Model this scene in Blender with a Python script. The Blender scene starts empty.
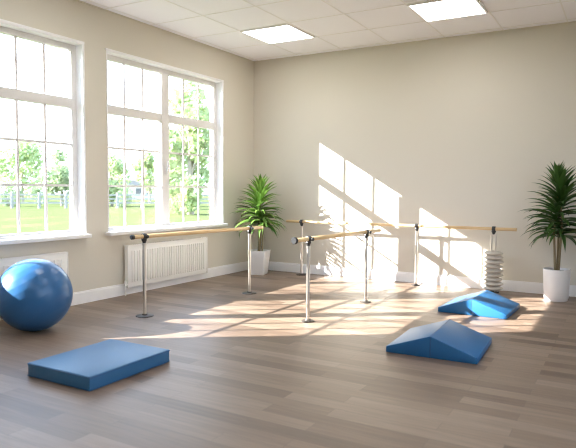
import bpy, bmesh, math, random
from mathutils import Vector, Matrix
random.seed(7)
PI = math.pi
S = bpy.context.scene
COL = S.collection

# ------------------------------------------------------------------ camera
cam = bpy.data.cameras.new('camera')
camo = bpy.data.objects.new('camera', cam)
COL.objects.link(camo)
cam.sensor_width = 36
cam.lens = 36.6
cam.clip_end = 500
cam.dof.use_dof = True
cam.dof.focus_distance = 7.2
cam.dof.aperture_fstop = 2.2
R_ = Vector((0.86457869, 0.50245374, 0.0066274))
U_ = Vector((-0.03489645, 0.04687925, 0.99829083))
F_ = Vector((-0.50128427, 0.86333225, -0.05806465))
camo.matrix_world = Matrix(((R_.x, U_.x, -F_.x, 5.525), (R_.y, U_.y, -F_.y, -8.340),
                            (R_.z, U_.z, -F_.z, 1.35), (0, 0, 0, 1)))
S.camera = camo

# ------------------------------------------------------------------ light
SKY_STRENGTH = 5.2
SUN_STRENGTH = 31.0
PANEL_STRENGTH = 9.0
w = bpy.data.worlds.new('world'); S.world = w; w.use_nodes = True
nt = w.node_tree; nt.nodes.clear()
wo = nt.nodes.new('ShaderNodeOutputWorld'); bg = nt.nodes.new('ShaderNodeBackground')
tc = nt.nodes.new('ShaderNodeTexCoord'); sp = nt.nodes.new('ShaderNodeSeparateXYZ')
rp = nt.nodes.new('ShaderNodeValToRGB')
rp.color_ramp.elements[0].position = 0.0; rp.color_ramp.elements[0].color = (.79, .87, 1.0, 1)
rp.color_ramp.elements[1].position = 0.8; rp.color_ramp.elements[1].color = (.36, .60, 1.0, 1)
nt.links.new(tc.outputs['Generated'], sp.inputs[0]); nt.links.new(sp.outputs['Z'], rp.inputs[0])
nt.links.new(rp.outputs[0], bg.inputs[0]); bg.inputs[1].default_value = SKY_STRENGTH
nt.links.new(bg.outputs[0], wo.inputs[0])

sun = bpy.data.lights.new('sun', 'SUN'); suno = bpy.data.objects.new('sun', sun); COL.objects.link(suno)
sun.energy = SUN_STRENGTH; sun.angle = math.radians(0.35); sun.color = (1.0, .965, .94)
suno.location = (-12, -12, 10)
suno.rotation_euler = Vector((1.0, 1 / 1.40, -0.60)).to_track_quat('-Z', 'Y').to_euler()

S.view_settings.view_transform = 'Standard'; S.view_settings.look = 'None'
S.view_settings.gamma = 1; S.view_settings.use_curve_mapping = False
S.view_settings.exposure = 0.30
cy = S.cycles
cy.max_bounces = 10; cy.diffuse_bounces = 7; cy.glossy_bounces = 4; cy.transparent_max_bounces = 16
cy.sample_clamp_indirect = 6.0; cy.use_denoising = True; cy.caustics_reflective = False; cy.filter_width = 1.15

# ------------------------------------------------------------------ materials
def lin(r, g, b):
    f = lambda c: c / 12.92 if c <= .04045 else ((c + .055) / 1.055) ** 2.4
    return (f(r / 255), f(g / 255), f(b / 255), 1)

def mat(name, color, rough=.5, metal=0, spec=.5, noise=0, nscale=20, bump=0, coat=0, stretch=(1, 1, 1)):
    m = bpy.data.materials.new(name); m.use_nodes = True
    n = m.node_tree.nodes; l = m.node_tree.links; b = n['Principled BSDF']
    b.inputs['Base Color'].default_value = color; b.inputs['Roughness'].default_value = rough
    b.inputs['Metallic'].default_value = metal; b.inputs['Specular IOR Level'].default_value = spec
    b.inputs['Coat Weight'].default_value = coat
    t = n.new('ShaderNodeTexCoord'); mp = n.new('ShaderNodeMapping'); mp.inputs['Scale'].default_value = stretch
    l.new(t.outputs['Object'], mp.inputs[0])
    nz = n.new('ShaderNodeTexNoise'); nz.inputs['Scale'].default_value = nscale; nz.inputs['Detail'].default_value = 5
    l.new(mp.outputs[0], nz.inputs['Vector'])
    if noise:
        mx = n.new('ShaderNodeMix'); mx.data_type = 'RGBA'
        mx.inputs[6].default_value = tuple(c * (1 - noise) for c in color[:3]) + (1,)
        mx.inputs[7].default_value = tuple(min(1, c * (1 + noise)) for c in color[:3]) + (1,)
        l.new(nz.outputs['Fac'], mx.inputs[0]); l.new(mx.outputs[2], b.inputs['Base Color'])
    if bump:
        bp = n.new('ShaderNodeBump'); bp.inputs['Strength'].default_value = bump; bp.inputs['Distance'].default_value = .01
        l.new(nz.outputs['Fac'], bp.inputs['Height']); l.new(bp.outputs[0], b.inputs['Normal'])
    return m

M = {}
M['wall'] = mat('wall_paint', (.675, .63, .542, 1), .85, noise=.015, nscale=60, bump=.05)
M['ceil'] = mat('ceiling_tile', (.93, .91, .96, 1), .9, noise=.03, nscale=140, bump=.15)
M['grid'] = mat('ceiling_grid_metal', (.86, .83, .83, 1), .7)
M['white'] = mat('white_paint', (.88, .87, .87, 1), .35, noise=.01)
M['frame'] = mat('window_frame_white', (.74, .71, .69, 1), .3, noise=.01)
M['rad'] = mat('radiator_enamel', (.87, .85, .82, 1), .4)
M['dark_slot'] = mat('radiator_dark', (.25, .23, .2, 1), .7)
M['steel'] = mat('brushed_steel', (.68, .63, .56, 1), .34, metal=1, noise=.04, nscale=90)
M['black'] = mat('black_plastic', (.02, .02, .021, 1), .4)
M['base'] = mat('dark_steel_plate', (.055, .045, .038, 1), .45, metal=0)
M['blue'] = mat('blue_vinyl', (.016, .115, .275, 1), .42, noise=.05, nscale=400, bump=.04)
M['matblue'] = mat('mat_blue_vinyl', (.030, .135, .29, 1), .42, noise=.04, nscale=400, bump=.04)
M['seam'] = mat('blue_seam', (.02, .09, .22, 1), .5)
M['ball'] = mat('ball_rubber', (.028, .125, .30, 1), .28, noise=.03, nscale=30)
M['pot'] = mat('white_ceramic', (.88, .87, .87, 1), .3, noise=.01)
M['soil'] = mat('potting_soil', (.05, .035, .025, 1), .95, noise=.5, nscale=80, bump=.6)
M['disc'] = mat('beige_rubber', (.58, .53, .46, 1), .5, noise=.06, nscale=60)
M['cane'] = mat('cane_bark', (.22, .17, .09, 1), .8, noise=.3, nscale=40, bump=.4, stretch=(1, 1, 4))
M['trunk'] = mat('tree_bark', (.30, .26, .20, 1), .9, noise=.3, nscale=8, bump=.5)
M['lawn'] = mat('lawn_grass', (.115, .130, .052, 1), 1.0, spec=0, noise=.25, nscale=.6)
M['fence'] = mat('fence_wood', (.30, .29, .26, 1), .8, noise=.1)
M['render'] = mat('house_render', (.62, .60, .56, 1), .8, noise=.03)
M['roof'] = mat('roof_tile', (.26, .24, .24, 1), .8, noise=.1)
M['pane'] = mat('dark_pane', (.08, .10, .12, 1), .1)
M['facade'] = mat('outer_render', (.6, .57, .5, 1), .9, noise=.03)

def wood_mat():
    m = mat('barre_wood', (.72, .50, .26, 1), .35)
    n = m.node_tree.nodes; l = m.node_tree.links; b = n['Principled BSDF']
    t = n['Texture Coordinate']; mp = n['Mapping']; mp.inputs['Scale'].default_value = (4, 60, 60)
    nz = n['Noise Texture']; nz.inputs['Scale'].default_value = 1.0
    r = n.new('ShaderNodeValToRGB')
    r.color_ramp.elements[0].position = .3; r.color_ramp.elements[0].color = (.62, .41, .19, 1)
    r.color_ramp.elements[1].position = .7; r.color_ramp.elements[1].color = (.80, .60, .34, 1)
    l.new(nz.outputs['Fac'], r.inputs[0]); l.new(r.outputs[0], b.inputs['Base Color'])
    return m
M['wood'] = wood_mat()

def floor_mat():
    m = bpy.data.materials.new('oak_planks'); m.use_nodes = True
    n = m.node_tree.nodes; l = m.node_tree.links; b = n['Principled BSDF']
    t = n.new('ShaderNodeTexCoord')
    br = n.new('ShaderNodeTexBrick'); br.offset = .37; br.offset_frequency = 2; br.squash = 1
    br.inputs['Scale'].default_value = 1; br.inputs['Brick Width'].default_value = 1.0
    br.inputs['Row Height'].default_value = .128; br.inputs['Mortar Size'].default_value = .0012
    br.inputs['Mortar Smooth'].default_value = .2
    br.inputs['Color1'].default_value = (0, 0, 0, 1); br.inputs['Color2'].default_value = (1, 1, 1, 1)
    br.inputs['Mortar'].default_value = (.5, .5, .5, 1); br.inputs['Bias'].default_value = 0
    l.new(t.outputs['Object'], br.inputs['Vector'])
    ramp = n.new('ShaderNodeValToRGB'); cr = ramp.color_ramp
    cr.elements[0].position = 0; cr.elements[0].color = (.128, .084, .058, 1)
    cr.elements[1].position = 1; cr.elements[1].color = (.250, .180, .132, 1)
    e = cr.elements.new(.35); e.color = (.188, .130, .092, 1)
    e = cr.elements.new(.7); e.color = (.218, .153, .109, 1)
    l.new(br.outputs['Color'], ramp.inputs[0])
    # grain: noise stretched along the plank, shifted per plank
    mp = n.new('ShaderNodeMapping'); mp.inputs['Scale'].default_value = (1.6, 26, 1)
    add = n.new('ShaderNodeVectorMath'); add.operation = 'MULTIPLY_ADD'
    l.new(br.outputs['Color'], add.inputs[0]); add.inputs[1].default_value = (7, 3, 0)
    l.new(t.outputs['Object'], add.inputs[2]); l.new(add.outputs[0], mp.inputs[0])
    nz = n.new('ShaderNodeTexNoise'); nz.inputs['Scale'].default_value = 1.5; nz.inputs['Detail'].default_value = 8
    nz.inputs['Roughness'].default_value = .6; nz.inputs['Distortion'].default_value = .5
    l.new(mp.outputs[0], nz.inputs['Vector'])
    r2 = n.new('ShaderNodeMapRange'); r2.inputs[1].default_value = .3; r2.inputs[2].default_value = .7
    r2.inputs[3].default_value = .82; r2.inputs[4].default_value = 1.15
    l.new(nz.outputs['Fac'], r2.inputs[0])
    mul = n.new('ShaderNodeMix'); mul.data_type = 'RGBA'; mul.blend_type = 'MULTIPLY'; mul.inputs[0].default_value = 1
    l.new(ramp.outputs[0], mul.inputs[6]); l.new(r2.outputs[0], mul.inputs[7])
    mo = n.new('ShaderNodeMix'); mo.data_type = 'RGBA'; mo.inputs[7].default_value = (.11, .085, .065, 1)
    l.new(br.outputs['Fac'], mo.inputs[0]); l.new(mul.outputs[2], mo.inputs[6])
    l.new(mo.outputs[2], b.inputs['Base Color'])
    b.inputs['Roughness'].default_value = .42; b.inputs['Specular IOR Level'].default_value = .55
    bp = n.new('ShaderNodeBump'); bp.inputs['Strength'].default_value = .12; bp.inputs['Distance'].default_value = .004
    l.new(nz.outputs['Fac'], bp.inputs['Height']); l.new(bp.outputs[0], b.inputs['Normal'])
    return m
M['floor'] = floor_mat()

def glass_mat():
    m = bpy.data.materials.new('clear_glass'); m.use_nodes = True
    n = m.node_tree.nodes; l = m.node_tree.links; n.clear()
    o = n.new('ShaderNodeOutputMaterial'); mx = n.new('ShaderNodeMixShader')
    tr = n.new('ShaderNodeBsdfTransparent'); tr.inputs[0].default_value = (.97, .985, .98, 1)
    gl = n.new('ShaderNodeBsdfGlossy'); gl.inputs['Roughness'].default_value = .02
    fr = n.new('ShaderNodeLayerWeight'); pw = n.new('ShaderNodeMath'); pw.operation = 'POWER'; pw.inputs[1].default_value = 4
    ma = n.new('ShaderNodeMath'); ma.operation = 'MULTIPLY_ADD'; ma.inputs[1].default_value = .5; ma.inputs[2].default_value = .02
    l.new(fr.outputs['Facing'], pw.inputs[0]); l.new(pw.outputs[0], ma.inputs[0]); l.new(ma.outputs[0], mx.inputs[0]); l.new(tr.outputs[0], mx.inputs[1]); l.new(gl.outputs[0], mx.inputs[2])
    l.new(mx.outputs[0], o.inputs[0]); return m
M['glass'] = glass_mat()

def emit_mat(name, c, s):
    m = bpy.data.materials.new(name); m.use_nodes = True; b = m.node_tree.nodes['Principled BSDF']
    b.inputs['Base Color'].default_value = (.9, .9, .9, 1)
    b.inputs['Emission Color'].default_value = c; b.inputs['Emission Strength'].default_value = s; return m
M['panel'] = emit_mat('light_diffuser', (1, .98, .96, 1), PANEL_STRENGTH)

def leaf_mat(name, dark, light, trans, rough=.4):
    m = bpy.data.materials.new(name); m.use_nodes = True
    n = m.node_tree.nodes; l = m.node_tree.links; b = n['Principled BSDF']
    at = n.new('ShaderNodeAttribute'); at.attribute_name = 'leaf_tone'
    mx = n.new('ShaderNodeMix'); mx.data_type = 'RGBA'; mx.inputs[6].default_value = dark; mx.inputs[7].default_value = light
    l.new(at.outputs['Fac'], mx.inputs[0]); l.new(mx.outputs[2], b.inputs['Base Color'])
    b.inputs['Roughness'].default_value = rough
    t = n.new('ShaderNodeBsdfTranslucent'); l.new(mx.outputs[2], t.inputs[0])
    ms = n.new('ShaderNodeMixShader'); ms.inputs[0].default_value = trans
    l.new(b.outputs[0], ms.inputs[1]); l.new(t.outputs[0], ms.inputs[2])
    l.new(ms.outputs[0], n['Material Output'].inputs[0]); return m
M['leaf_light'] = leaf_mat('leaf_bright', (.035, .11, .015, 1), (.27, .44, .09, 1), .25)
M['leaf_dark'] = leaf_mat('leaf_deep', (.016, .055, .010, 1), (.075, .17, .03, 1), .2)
M['hazy_tree_leaf'] = leaf_mat('hazy_tree_leaf', (.34, .42, .20, 1), (.50, .58, .30, 1), .4, .7)  # leaf colour paled to stand in for outdoor haze
M['hazy_tree_leaf2'] = leaf_mat('hazy_tree_leaf_dark', (.27, .34, .19, 1), (.40, .48, .27, 1), .35, .7)  # darker leaf tone, haze likewise put into the colour

# ------------------------------------------------------------------ helpers
class MB:
    def __init__(s): s.bm = bmesh.new()
    def box(s, x0, x1, y0, y1, z0, z1, bev=0, rot=0, piv=(0, 0)):
        r = bmesh.ops.create_cube(s.bm, size=1)
        vs = r['verts']
        for v in vs:
            v.co = Vector(((x0 + x1) / 2 + v.co.x * (x1 - x0), (y0 + y1) / 2 + v.co.y * (y1 - y0), (z0 + z1) / 2 + v.co.z * (z1 - z0)))
        if bev:
            es = list({e for v in vs for e in v.link_edges})
            bmesh.ops.bevel(s.bm, geom=es, offset=bev, segments=3, affect='EDGES', profile=.5)
        return s
    def cyl(s, a, b, r0, r1=None, seg=24, caps=True):
        a = Vector(a); b = Vector(b); r1 = r0 if r1 is None else r1
        d = (b - a); q = d.to_track_quat('Z', 'Y').to_matrix()
        ra = [s.bm.verts.new(a + q @ Vector((r0 * math.cos(2 * PI * i / seg), r0 * math.sin(2 * PI * i / seg), 0))) for i in range(seg)]
        rb = [s.bm.verts.new(b + q @ Vector((r1 * math.cos(2 * PI * i / seg), r1 * math.sin(2 * PI * i / seg), 0))) for i in range(seg)]
        for i in range(seg):
            f = s.bm.faces.new((ra[i], ra[(i + 1) % seg], rb[(i + 1) % seg], rb[i])); f.smooth = True
        if caps: s.bm.faces.new(ra[::-1]); s.bm.faces.new(rb)
        return s
    def lathe(s, prof, c=(0, 0, 0), axis=(0, 0, 1), seg=32, close=False):
        c = Vector(c); q = Vector(axis).to_track_quat('Z', 'Y').to_matrix()
        rings = []
        for r, z in prof:
            if r < 1e-6: rings.append([s.bm.verts.new(c + q @ Vector((0, 0, z)))])
            else: rings.append([s.bm.verts.new(c + q @ Vector((r * math.cos(2 * PI * i / seg), r * math.sin(2 * PI * i / seg), z))) for i in range(seg)])
        n = len(rings)
        for k in range(n if close else n - 1):
            A = rings[k]; B = rings[(k + 1) % n]
            for i in range(seg):
                j = (i + 1) % seg
                if len(A) == 1 and len(B) == 1: continue
                if len(A) == 1: f = s.bm.faces.new((A[0], B[j], B[i]))
                elif len(B) == 1: f = s.bm.faces.new((A[i], A[j], B[0]))
                else: f = s.bm.faces.new((A[i], A[j], B[j], B[i]))
                f.smooth = True
        return s
    def prism(s, poly, ax0, ax1, bev=0):
        # poly in (x,z), extruded along y
        a = [s.bm.verts.new((x, ax0, z)) for x, z in poly]; b = [s.bm.verts.new((x, ax1, z)) for x, z in poly]
        n = len(poly); fs = [s.bm.faces.new(a), s.bm.faces.new(b[::-1])]
        for i in range(n): fs.append(s.bm.faces.new((a[i], b[i], b[(i + 1) % n], a[(i + 1) % n])))
        if bev:
            es = list({e for f in fs for e in f.edges})
            bmesh.ops.bevel(s.bm, geom=es, offset=bev, segments=3, affect='EDGES', profile=.5)
        return s
    def build(s, name, m, parent=None, smooth_angle=True):
        bmesh.ops.recalc_face_normals(s.bm, faces=s.bm.faces)
        me = bpy.data.meshes.new(name); s.bm.to_mesh(me); s.bm.free()
        me.materials.append(m)
        if smooth_angle:
            me.shade_smooth()
            try: me.set_sharp_from_angle(angle=math.radians(38))
            except Exception: pass
        o = bpy.data.objects.new(name, me); COL.objects.link(o)
        if parent: o.parent = parent
        return o

def thing(name, label=None, cat=None, loc=(0, 0, 0), rz=0, group=None, kind=None):
    o = bpy.data.objects.new(name, None); COL.objects.link(o); o.empty_display_size = .1
    o.location = loc; o.rotation_euler = (0, 0, rz); return tag(o, label, cat, group, kind)
def tag(o, label=None, cat=None, group=None, kind=None):
    if label: o['label'] = label
    if cat: o['category'] = cat
    if group: o['group'] = group
    if kind: o['kind'] = kind
    return o
def struct(o, label=None, cat=None): return tag(o, label, cat, None, 'structure')
def copy_tree(o, parent=None):
    c = o.copy(); COL.objects.link(c)
    if parent: c.parent = parent
    for ch in list(o.children): copy_tree(ch, c)
    return c

# ------------------------------------------------------------------ room shell
H = 3.49; XR = 7.4; YB = -10.6; WT = .25
struct(MB().box(-WT, XR + WT, YB - .2, .2, -.2, 0).build('floor', M['floor']), 'greige oak plank floor running across the whole studio', 'floor')
struct(MB().box(-WT, XR + WT, YB - .2, .2, H + .012, H + .25).build('ceiling', M['ceil']), 'off-white tiled suspended ceiling over the studio', 'ceiling')
struct(MB().box(-WT, XR + WT, 0, .2, 0, H + .012).build('wall_back', M['wall']), 'plain beige back wall with patches of sunlight', 'wall')
OPEN_R = [(-7.75, -5.40), (-5.05, -2.70)]  # openings for the added fill-light windows, out of view
mb = MB(); ys = [YB] + [v for o in OPEN_R for v in o] + [0]
for i in range(0, len(ys), 2): mb.box(XR, XR + WT, ys[i], ys[i + 1], 0, H + .012)
for a, b in OPEN_R: mb.box(XR, XR + WT, a, b, 0, .80); mb.box(XR, XR + WT, a, b, 3.025, H + .012)
struct(mb.build('wall_right', M['wall']), 'plain beige wall on the right side of the studio', 'wall')
struct(MB().box(-WT, XR + WT, YB - .2, YB, 0, H + .012).build('wall_front', M['wall']), 'plain beige wall at the near end of the studio', 'wall')
OPEN = [(-5.93, -3.58), (-3.23, -.88)]; Z0, Z1 = .80, 3.025
mb = MB(); ys = [YB] + [v for o in OPEN for v in o] + [0]
for i in range(0, len(ys), 2): mb.box(-WT, 0, ys[i], ys[i + 1], 0, H + .012)
for a, b in OPEN: mb.box(-WT, 0, a, b, 0, Z0); mb.box(-WT, 0, a, b, Z1, H + .012)
struct(mb.build('wall_left', M['wall']), 'beige window wall on the left side of the studio', 'wall')

# ceiling grid bars
mb = MB(); P = .78
x = .10
while x < XR: mb.box(x - .008, x + .008, YB, 0, H + .0085, H + .014); x += P
y = -.14
while y > YB: mb.box(0, XR, y - .008, y + .008, H + .008, H + .013); y -= P
struct(mb.build('trim_1', M['grid']), 'thin metal grid bars between the ceiling tiles', 'ceiling grid')
mb = MB().box(0, XR, -.010, 0, H - .004, H + .012); mb.box(0, .010, YB, 0, H - .004, H + .012)
struct(mb.build('trim_2', M['wall']), 'narrow edge trim where walls meet the ceiling', 'trim')

# baseboards
def baseboard(name, pts_box, label):
    b = MB(); x0, x1, y0, y1 = pts_box
    b.box(x0, x1, y0, y1, 0, .125)
    if x1 - x0 < y1 - y0: b.box(x0, x0 + (x1 - x0) * .6, y0, y1, .125, .145)
    else: b.box(x0, x1, y0 + (y1 - y0) * .4, y1, .125, .145)
    struct(b.build(name, M['white']), label, 'baseboard')
baseboard('baseboard_left', (0, .018, YB, 0), 'white baseboard along the window wall')
baseboard('baseboard_back', (.018, XR, -.018, 0), 'white baseboard along the back wall')

# windows
def window(n, y0, y1, label, loc=(0, 0, 0), rz=0):
    t = thing('window_%d' % n, label, 'window', loc, rz, kind='structure')
    L = y1 - y0; xa, xb = -.175, -.110
    fw = .082
    ym0, ym1 = y0 + 1.078, y0 + 1.228          # mullion
    f = MB()
    f.box(xa, xb, y0, y0 + fw, Z0, Z1, .004); f.box(xa, xb, y1 - fw, y1, Z0, Z1, .004)
    f.box(xa, xb, y0 + fw, y1 - fw, Z1 - .075, Z1, .004); f.box(xa, xb, y0 + fw, y1 - fw, Z0, Z0 + .062, .004)
    f.build('window_frame', M['frame'], t)
    MB().box(-.235, -.098, ym0, ym1, Z0 + .062, Z1 - .075, .005).build('mullion', M['frame'], t)
    for a, b in ((y0 + fw, ym0), (ym1, y1 - fw)):
        MB().box(xa, -.105, a, b, 2.285, 2.395, .005).build('transom', M['frame'], t)
        m = MB(); pitch = (b - a) / 3
        for k in (1, 2):
            m.box(-.147, -.131, a + pitch * k - .014, a + pitch * k + .014, Z0 + .062, 2.285)
            m.box(-.147, -.131, a + pitch * k - .014, a + pitch * k + .014, 2.395, Z1 - .075)
        for z in (1.385, 1.865): m.box(-.146, -.132, a, b, z - .013, z + .013)
        m.build('muntins', M['frame'], t)
        MB().box(-.1425, -.1385, a, b, Z0 + .05, 2.30).build('pane', M['glass'], t)
        MB().box(-.1425, -.1385, a, b, 2.385, Z1 - .06).build('pane', M['glass'], t)
    # white painted reveal boards, sill and slim casing bead
    r = MB(); r.box(-.115, .004, y1 - .012, y1 + .004, Z0, Z1); r.box(-.115, .004, y0 - .004, y0 + .012, Z0, Z1)
    r.box(-.115, .004, y0, y1, Z1 - .012, Z1 + .006); r.build('reveal', M['white'], t)
    c = MB(); c.box(0, .014, y0 - .02, y1 + .012, Z1, Z1 + .022, .003); c.box(0, .010, y1, y1 + .012, Z0, Z1, .002)
    c.build('casing', M['white'], t)
    s = MB().box(-.110, .105, y0 - .05, y1 + .005, Z0 - .022, Z0 + .020, .006); s.box(-.105, -.085, y0 + .02, y1 - .02, Z0, Z0 + .045, .004)
    s.build('window_sill', M['white'], t)
    h = MB().box(-.085, -.07, (ym0 + ym1) / 2 - .014, (ym0 + ym1) / 2 + .014, 1.56, 1.66, .004)
    h.box(-.072, -.052, (ym0 + ym1) / 2 - .010, (ym0 + ym1) / 2 + .010, 1.61, 1.74, .004); h.build('window_handle', M['white'], t)
    return t
window(1, *OPEN[0], 'tall white multi-pane window at the left edge, above the ball')
window(2, *OPEN[1], 'tall white multi-pane window nearest the corner and the small plant')

window(3, 5.40, 7.75, 'added unseen fill-light window on the right side, nearer the viewer', (XR, 0, 0), PI)  # out-of-view windows added so skylight fills the room from the right
window(4, 2.70, 5.05, 'added unseen fill-light window on the right side, nearer the back wall', (XR, 0, 0), PI)

# radiators
def radiator(y0, y1, label):
    t = thing('radiator', label, 'radiator', (0, (y0 + y1) / 2, 0)); h = (y1 - y0) / 2
    b = MB(); b.box(.045, .095, -h, h, .10, .63, .006)
    n = int((2 * h - .10) / .046); st = (2 * h - .10) / n
    for i in range(n): yy = -h + .05 + (i + .5) * st; b.box(.093, .106, yy - .013, yy + .013, .165, .565, .005)
    b.build('front_panel', M['rad'], t)
    g = MB(); g.box(.05, .10, -h + .01, h - .01, .63, .638)
    for i in range(int(2 * h / .03)): g.box(.052, .098, -h + .02 + i * .03, -h + .026 + i * .03, .636, .642)
    g.build('top_grille', M['rad'], t)
    for sgn in (-1, 1): MB().box(.042, .102, sgn * (h + .002) - .006, sgn * (h + .002) + .006, .098, .64, .003).build('side_panel', M['rad'], t)
    for sgn in (-1, 1): MB().box(.004, .05, sgn * (h - .25) - .02, sgn * (h - .25) + .02, .2, .55).build('wall_bracket', M['dark_slot'], t)
    v = MB().cyl((.075, -h - .045, .14), (.075, -h, .14), .014).cyl((.075, -h - .03, .13), (.075, -h - .03, .19), .016)
    v.cyl((.075, -h - .03, 0), (.075, -h - .03, .14), .008); v.build('valve', M['rad'], t)
    MB().cyl((.075, h, .60), (.075, h + .022, .60), .011).build('bleed_cap', M['dark_slot'], t)
radiator(-5.55, -3.92, 'ribbed cream radiator behind the blue ball')
radiator(-3.00, -1.40, 'ribbed cream radiator behind the wooden barre, under the corner window')

# ceiling lights
def ceiling_light(x0, y0, label, grp='square ceiling light panels'):
    t = thing('ceiling_light', label, 'ceiling light', (x0, y0, H), group=grp)
    a = P - .024
    f = MB()
    for bx in ((0, a, 0, .022), (0, a, a - .022, a), (0, .022, .022, a - .022), (a - .022, a, .022, a - .022)): f.box(bx[0], bx[1], bx[2], bx[3], -.008, .012)
    f.build('light_frame', M['white'], t)
    MB().box(.022, a - .022, .022, a - .022, -.003, .010).build('diffuser', M['panel'], t)
ceiling_light(.892, -1.688, 'square lit ceiling panel nearer the window wall and corner')
ceiling_light(3.232, -1.688, 'square lit ceiling panel at the top edge, farther from the windows')

for xx in (.892, 3.232, 5.572):  # extra panels out of view, added as fill for the near half
    for yy in (-4.808, -7.928):
        ceiling_light(xx, yy, 'added unseen fill-light panel in the ceiling over the near half of the studio', 'added fill-light panels over the near half')

# ------------------------------------------------------------------ barres
BZ = .850; BR = .0215; PR = .0185
def post(parent, x, y, ang, base_r=.09, twin=False):
    h = BZ - .075
    if twin:
        for d in (-.027, .027): MB().cyl((x + d, y, .008), (x + d, y, h), .011).build('post', M['steel'], parent)
        MB().box(x - .04, x + .04, y - .012, y + .012, h - .012, h + .006, .003).build('post_collar', M['steel'], parent)
    else:
        p = MB().cyl((x, y, .008), (x, y, h), PR); p.build('post', M['steel'], parent)
        MB().lathe([(0, h - .02), (PR + .005, h - .02), (PR + .005, h + .004), (0, h + .004)], (x, y, 0)).build('post_collar', M['steel'], parent)
    MB().lathe([(0, 0), (base_r, 0), (base_r, .006), (base_r * .93, .010), (.032, .013), (.028, .024), (0, .024)], (x, y, 0), seg=40).build('base_plate', M['base'], parent)
    c, s_ = math.cos(ang), math.sin(ang)
    b = MB(); b.lathe([(0, 0), (.016, 0), (.021, .02), (.030, .038), (.026, .05), (0, .05)], (x, y, h))
    b.lathe([(BR + .0035, -.024), (BR + .011, -.022), (BR + .013, 0), (BR + .011, .022), (BR + .0035, .024)], (x, y, BZ), (c, s_, 0), close=True)
    b.build('bracket', M['black'], parent)
    k = MB().lathe([(0, 0), (.008, 0), (.008, .012), (.017, .014), (.019, .024), (.014, .032), (0, .033)], (x + s_ * (BR + .010), y - c * (BR + .010), BZ), (s_, -c, 0))
    k.build('clamp_knob', M['black'], parent)
def barre(label, a, b, posts, r_list, cap0=True, cap1=False, twin_last=False, knob=False):
    t = thing('ballet_barre', label, 'ballet barre', (a[0], a[1], 0), group='wooden ballet barres on steel posts')
    ang = math.atan2(b[1] - a[1], b[0] - a[0]); L = math.hypot(b[0] - a[0], b[1] - a[1])
    bar = MB().lathe([(0, 0), (BR * .8, 0), (BR, .006), (BR, L - .006), (BR * .8, L), (0, L)], (0, 0, 0), (1, 0, 0)).build('handrail', M['wood'], t)
    bar.location = (0, 0, BZ); bar.rotation_euler = (0, 0, ang)
    d = Vector((math.cos(ang), math.sin(ang), 0))
    if knob:
        MB().lathe([(0, -.030), (.030, -.030), (.036, -.022), (.036, -.002), (.027, .010), (BR + .002, .012), (0, .012)], (0, 0, BZ), d).build('end_knob', M['black'], t)
    elif cap0:
        MB().lathe([(0, -.010), (BR * .8, -.010), (BR + .003, -.004), (BR + .003, .026), (0, .026)], (0, 0, BZ), d).build('end_cap', M['black'], t)
    if cap1:
        MB().lathe([(0, .004), (BR * .8, .004), (BR + .002, 0), (BR + .002, -.016), (0, -.016)], Vector((0, 0, BZ)) + d * L, d).build('end_cap', M['wood'], t)
    for i, (s_, rr) in enumerate(zip(posts, r_list)):
        post(t, d.x * s_, d.y * s_, ang, rr, twin_last and i == len(posts) - 1)
    return t
barre('wooden barre on steel posts parallel to the windows, before the radiator', (1.095, -3.93), (1.315, -1.77), (.165, 1.905), (.095, .095))
barre('short wooden barre in the middle of the room with large black end knob', (2.69, -3.31), (2.84, -1.42), (.24, 1.53), (.068, .068), knob=True)
barre('longest wooden barre on three posts along the back wall', (.78, -.215), (4.27, -.215), (.28, 2.15, 3.205), (.08, .06, .09), cap0=False, cap1=True, twin_last=True)

# ------------------------------------------------------------------ exercise ball
rb = .343
mb = MB(); prof = []
N = 150
for i in range(N + 1):
    a = -PI / 2 + PI * i / N
    rr = rb * (1 + .0016 * max(0, math.sin(a * 34)) * (abs(a) < 1.2))
    prof.append((max(0, rr * math.cos(a)) if 0 < i < N else 0, rr * math.sin(a) * .995))
mb.lathe(prof, (0, 0, 0), (0, 0, 1), seg=96)
ball = thing('exercise_ball', 'big glossy blue exercise ball beside the left radiator', 'exercise ball', (.685, -4.785, 0))
bo = mb.build('ball_shell', M['ball'], ball); bo.location = (0, 0, rb * .993); bo.rotation_euler = (math.radians(16), math.radians(-24), 0)
vp = MB().lathe([(0, 0), (.010, 0), (.012, .002), (.009, .004), (0, .004)], (0, 0, rb * .995)).build('valve_plug', M['white'], bo)

# ------------------------------------------------------------------ mat
t = thing('exercise_mat', 'flat rectangular blue foam mat lying on the floor in the foreground', 'exercise mat', (2.150, -5.298, 0), math.radians(.5))
MB().box(-.318, .318, -.396, .396, 0, .100, .008).build('mat_pad', M['matblue'], t)
mb = MB()
for z in (.091, .009):
    for a, b in (((-.3195, -.397), (.3195, -.397)), ((.3195, -.397), (.3195, .397)), ((.3195, .397), (-.3195, .397)), ((-.3195, .397), (-.3195, -.397))):
        mb.cyl((a[0], a[1], z), (b[0], b[1], z), .0028, seg=8)
mb.build('piping', M['seam'], t)

# ------------------------------------------------------------------ wedges
def wedge(x, y, rz, label):
    t = thing('foam_wedge', label, 'foam wedge', (x, y, 0), rz, 'blue gable-shaped foam wedges')
    for sg in (-1, 1):
        pl = [(0.001 * sg, 0), (.37 * sg, 0), (.37 * sg, .050), (.001 * sg, .178)]
        if sg < 0: pl = pl[::-1]
        MB().prism(pl, -.363, .363, .006).build('wedge_half', M['blue'], t)
    MB().box(-.0035, .0035, -.3635, .3635, .001, .1755).build('seam', M['seam'], t)
    return t
wedge(4.165, -3.365, math.radians(2.5), 'blue foam wedge in front, wholly out of the sunlight')
wedge(4.10, -1.525, math.radians(-1.5), 'blue foam wedge farther back, crossed by sunlight before the disc stack')

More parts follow.
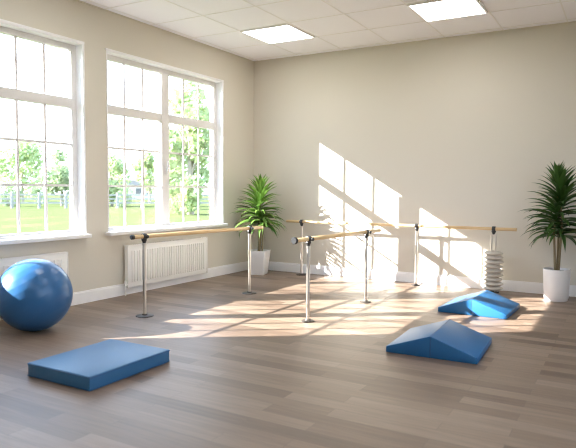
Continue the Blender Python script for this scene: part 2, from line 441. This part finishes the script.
# ------------------------------------------------------------------ disc stack
dh = .0585; first = None
words = ['bottom disc of the beige stack, resting on the floor', 'second disc from the bottom of the beige stack', 'third disc from the bottom of the beige stack',
         'fourth disc from the bottom of the beige stack', 'middle disc of the beige stack of nine', 'fourth disc from the top of the beige stack',
         'third disc from the top of the beige stack', 'disc just under the top one of the beige stack', 'top disc of the beige stack, around the twin barre posts']
for i in range(9):
    if first is None:
        d = MB().lathe([(.052, .004), (.080, .001), (.094, .003), (.102, .013), (.126, .021), (.131, .030), (.126, .039), (.102, .046), (.094, .056), (.080, .0575), (.052, .055)], (0, 0, 0), seg=48, close=True).build('balance_disc', M['disc'])
        first = d
    else:
        d = first.copy(); COL.objects.link(d)
    d.location = (3.985 + .006 * math.sin(i * 2.3), -.198 + .004 * math.cos(i * 1.7), i * dh + (.0245 if i >= 0 else 0))
    d.rotation_euler = (0, 0, i * .7); k = 1 + .025 * math.sin(i * 2.1); d.scale = (k, k, 1)
    tag(d, words[i], 'balance disc', 'beige balance discs stacked around the barre post')

# ------------------------------------------------------------------ potted plants
def leaves(parent, name, m, base_pts, n, rad, seed, width, ymax=9, xmin=-9):
    rnd = random.Random(seed); verts = []; faces = []; tone = []
    for i in range(n):
        f = i / (n - 1)                       # 0 bottom .. 1 top
        bx, by, bz = base_pts(f)
        az = i * 2.399 + rnd.uniform(-.25, .25)
        el = math.radians(5 + 75 * f ** 1.6 + rnd.uniform(-10, 10))
        L = rad * (1.05 - .40 * f ** 2) * rnd.uniform(.85, 1.12)
        droop = (1.25 - .75 * f) * rnd.uniform(.8, 1.15)
        d = Vector((math.cos(az), math.sin(az), 0)); side = Vector((-d.y, d.x, 0))
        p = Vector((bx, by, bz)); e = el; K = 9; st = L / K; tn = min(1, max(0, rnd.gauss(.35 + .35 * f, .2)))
        tw = rnd.uniform(-.3, .3); start = len(verts)
        for k in range(K + 1):
            u = k / K
            wd = width * (.35 + 1.3 * math.sin(PI * min(1, u * .62 + .19))) * (1 - u ** 3) * .62
            fw = d * math.cos(e) + Vector((0, 0, math.sin(e)))
            nrm = Vector((-d.x * math.sin(e), -d.y * math.sin(e), math.cos(e)))
            sd = side * math.cos(tw) + nrm * math.sin(tw)
            fold = nrm * wd * .35
            verts += [p + sd * wd + fold, p - nrm * wd * .1, p - sd * wd + fold]
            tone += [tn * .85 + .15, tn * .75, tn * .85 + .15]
            if k < K:
                a = start + k * 3
                faces += [(a, a + 1, a + 4, a + 3), (a + 1, a + 2, a + 5, a + 4)]
            p = p + fw * st; p.y = min(p.y, ymax - width); p.x = max(p.x, xmin + width); e -= droop * st / L * (.4 + 1.6 * u)
    me = bpy.data.meshes.new(name); me.from_pydata([tuple(v) for v in verts], [], faces); me.shade_smooth()
    at = me.attributes.new('leaf_tone', 'FLOAT', 'POINT')
    at.data.foreach_set('value', tone)
    me.materials.append(m); o = bpy.data.objects.new(name, me); COL.objects.link(o); o.parent = parent; return o

# square tapered planter near corner
t = thing('potted_plant', 'leafy green plant in a tapered square white pot in the corner', 'potted plant', (.44, -.50, 0), 0)
def square_pot():
    bm = bmesh.new(); rings = []
    for hw, z in ((.108, 0), (.112, .01), (.150, .375), (.152, .385), (.138, .385), (.134, .35)):
        rings.append([bm.verts.new((sx * hw, sy * hw, z)) for sx, sy in ((-1, -1), (1, -1), (1, 1), (-1, 1))])
    for a, b in zip(rings, rings[1:]):
        for i in range(4): bm.faces.new((a[i], a[(i + 1) % 4], b[(i + 1) % 4], b[i]))
    bm.faces.new(rings[0][::-1]); bm.faces.new(rings[-1])
    es = [e for e in bm.edges if abs(e.verts[0].co.z - e.verts[1].co.z) > .2]
    bmesh.ops.bevel(bm, geom=es, offset=.012, segments=3, affect='EDGES')
    x = MB(); x.bm.free(); x.bm = bm; return x
square_pot().build('pot', M['pot'], t).rotation_euler = (0, 0, math.radians(14))
MB().box(-.133, .133, -.133, .133, .34, .355).build('soil', M['soil'], t).rotation_euler = (0, 0, math.radians(14))
MB().cyl((0, 0, .34), (.012, 0, .8), .026, .022, 14).cyl((.012, 0, .8), (0, 0, 1.38), .022, .010, 14).build('cane', M['cane'], t)
MB().cyl((.045, .02, .34), (.06, .03, .95), .014, .010, 12).build('cane', M['cane'], t)
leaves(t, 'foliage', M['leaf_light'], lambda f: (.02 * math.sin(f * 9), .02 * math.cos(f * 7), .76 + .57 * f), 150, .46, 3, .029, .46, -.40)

# round planter at right
t = thing('potted_plant', 'tall dark green plant in a round white pot beside the right edge', 'potted plant', (4.785, -.395, 0))
MB().lathe([(0, 0), (.130, 0), (.134, .008), (.137, .028), (.141, .034), (.160, .385), (.161, .392), (.150, .392), (.147, .35), (0, .35)], seg=56).build('pot', M['pot'], t)
MB().lathe([(0, .34), (.147, .34), (.147, .362), (.06, .37), (0, .368)]).build('soil', M['soil'], t)
for k, (dx, dy) in enumerate(((-.028, -.01), (.026, -.016), (.002, .03))):
    MB().cyl((dx * .7, dy * .7, .35), (dx * 1.6, dy * 1.6, .85 + .05 * k), .015, .012, 12).cyl((dx * 1.6, dy * 1.6, .85 + .05 * k), (dx * .2, dy * .2, 1.48), .012, .007, 12).build('cane', M['cane'], t)
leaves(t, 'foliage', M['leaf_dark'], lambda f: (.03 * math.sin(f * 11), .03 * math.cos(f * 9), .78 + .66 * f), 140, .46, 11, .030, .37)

# ------------------------------------------------------------------ outdoors
GZ = -.35
tag(MB().box(-130, 60, -70, 110, GZ - .3, GZ).build('lawn', M['lawn']), 'sunny pale green lawn outside the windows', 'lawn', kind='structure')

def tree(x, y, h, r, m, label, seed, cat='tree', n=1500, low=.25, group='trees beyond the lawn', ls=.16):
    rnd = random.Random(seed)
    t = thing('leafy_tree' if cat == 'tree' else 'leafy_bush', label, cat, (x, y, GZ), group=group)
    mb = MB()
    if cat == 'tree':
        mb.cyl((0, 0, 0), (0, 0, h * .55), .03 * h, .018 * h, 10)
        for k in range(5):
            a = k * 1.3; mb.cyl((0, 0, h * (.3 + .05 * k)), (r * .55 * math.cos(a), r * .55 * math.sin(a), h * (.55 + .07 * k)), .012 * h, .005 * h, 7)
    else:
        for k in range(4):
            a = k * 1.6; mb.cyl((0, 0, 0), (r * .4 * math.cos(a), r * .4 * math.sin(a), h * .6), .05, .02, 7)
    mb.build('trunk' if cat == 'tree' else 'stems', M['trunk'], t)
    blobs = []
    for k in range(16):
        u = rnd.random(); a = rnd.uniform(0, 2 * PI); zz = h * (low + (1 - low) * u)
        env = r * math.sin(PI * min(1, .15 + .8 * u)) ** .7
        blobs.append((rnd.uniform(.2, .75) * env * math.cos(a), rnd.uniform(.2, .75) * env * math.sin(a), min(zz, h * .9), rnd.uniform(.28, .5) * r))
    verts = []; faces = []; tone = []
    for i in range(n):
        b = rnd.choice(blobs); d = Vector((rnd.gauss(0, 1), rnd.gauss(0, 1), rnd.gauss(0, 1))).normalized()
        c = Vector(b[:3]) + d * b[3] * rnd.uniform(.55, 1.05)
        if c.z < .05: c.z = .05 + rnd.random() * .2
        q = Vector((rnd.gauss(0, 1), rnd.gauss(0, 1), rnd.gauss(0, 1))).normalized(); p = q.orthogonal().normalized(); s2 = q.cross(p)
        s = ls * rnd.uniform(.7, 1.5) * (h / 6) ** .5; k = len(verts); tn = rnd.random()
        verts += [c + p * s, c + s2 * s * .6, c - p * s, c - s2 * s * .6]; faces.append((k, k + 1, k + 2, k + 3)); tone += [tn] * 4
    me = bpy.data.meshes.new('crown'); me.from_pydata([tuple(v) for v in verts], [], faces)
    at = me.attributes.new('leaf_tone', 'FLOAT', 'POINT'); at.data.foreach_set('value', tone)
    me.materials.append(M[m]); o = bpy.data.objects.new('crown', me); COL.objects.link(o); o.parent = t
    return t
tree(-20.0, 22.5, 8.8, 2.3, 'hazy_tree_leaf', 'tallest bright green tree, seen through the right half of the corner window', 1, n=3600, ls=.15, low=.08)
tree(-34.1, 36.7, 7.6, 2.2, 'hazy_tree_leaf', 'light green tree close behind the mullion of the corner window', 2, n=2200, ls=.17)
tree(-38.3, 32.7, 5.0, 2.0, 'hazy_tree_leaf', 'small rounded tree at the left edge of the corner window', 3, n=2200, ls=.17)
tree(-42.0, 29.8, 5.4, 2.1, 'hazy_tree_leaf2', 'round tree seen through the last pane column of the left window', 4, n=2400, ls=.17)
tree(-59.5, 38.0, 7.0, 4.0, 'hazy_tree_leaf', 'broad pale tree far off in the left window', 5, n=2400, ls=.2)
tree(-49.5, 49.8, 6.4, 2.6, 'hazy_tree_leaf', 'far pale tree beside the house in the corner window', 6, n=2000, ls=.2)
tree(-44.0, 25.6, 2.0, 1.3, 'hazy_tree_leaf2', 'low dark bush at the left picture edge, behind the fence', 9, 'bush', 1200, .1, 'bushes by the lawn')
tree(-47.5, 31.3, 1.7, 1.2, 'hazy_tree_leaf2', 'low bush left of the round tree in the left window', 10, 'bush', 1000, .1, 'bushes by the lawn')
tree(-35.2, 31.4, 1.9, 1.2, 'hazy_tree_leaf2', 'low bush beneath the small rounded tree in the corner window', 12, 'bush', 1000, .1, 'bushes by the lawn')
tree(-27.2, 30.4, 1.5, 1.7, 'hazy_tree_leaf2', 'low wide bush on the lawn behind the tallest tree', 13, 'bush', 1200, .1, 'bushes by the lawn')

# fence along the far side of the lawn
ft = thing('wooden_fence', 'pale low rail fence at the far side of the lawn', 'fence', (-44, 18.1, GZ))
A = Vector((0, 0)); B = Vector((19, 20.4)); n = 14
for i in range(n):
    p = A.lerp(B, i / (n - 1)); MB().box(p.x - .09, p.x + .09, p.y - .09, p.y + .09, 0, 1.35).build('fence_post', M['fence'], ft)
ang = math.atan2(B.y, B.x); L = B.length
for z in (.45, .8, 1.15):
    o = MB().box(0, L, -.03, .03, z - .07, z + .07).build('fence_rail', M['fence'], ft); o.rotation_euler = (0, 0, ang)

# house beyond the fence
hs = thing('house', 'pale low house with grey roof beyond the fence in the corner window', 'house', (-73, 70, GZ), math.radians(40))
mb = MB().box(-4.5, 4.5, -3, 3, 0, 2.2); mb.build('house_walls', M['render'], hs)
bm = MB().prism([(-4.9, 2.2), (4.9, 2.2), (3.4, 3.3), (-3.4, 3.3)], -3.4, 3.4); bm.build('roof', M['roof'], hs)
for xx in (-3.1, -.9, 1.4, 3.3): MB().box(xx - .5, xx + .5, -3.06, -2.98, .8, 1.8).build('house_window', M['pane'], hs)
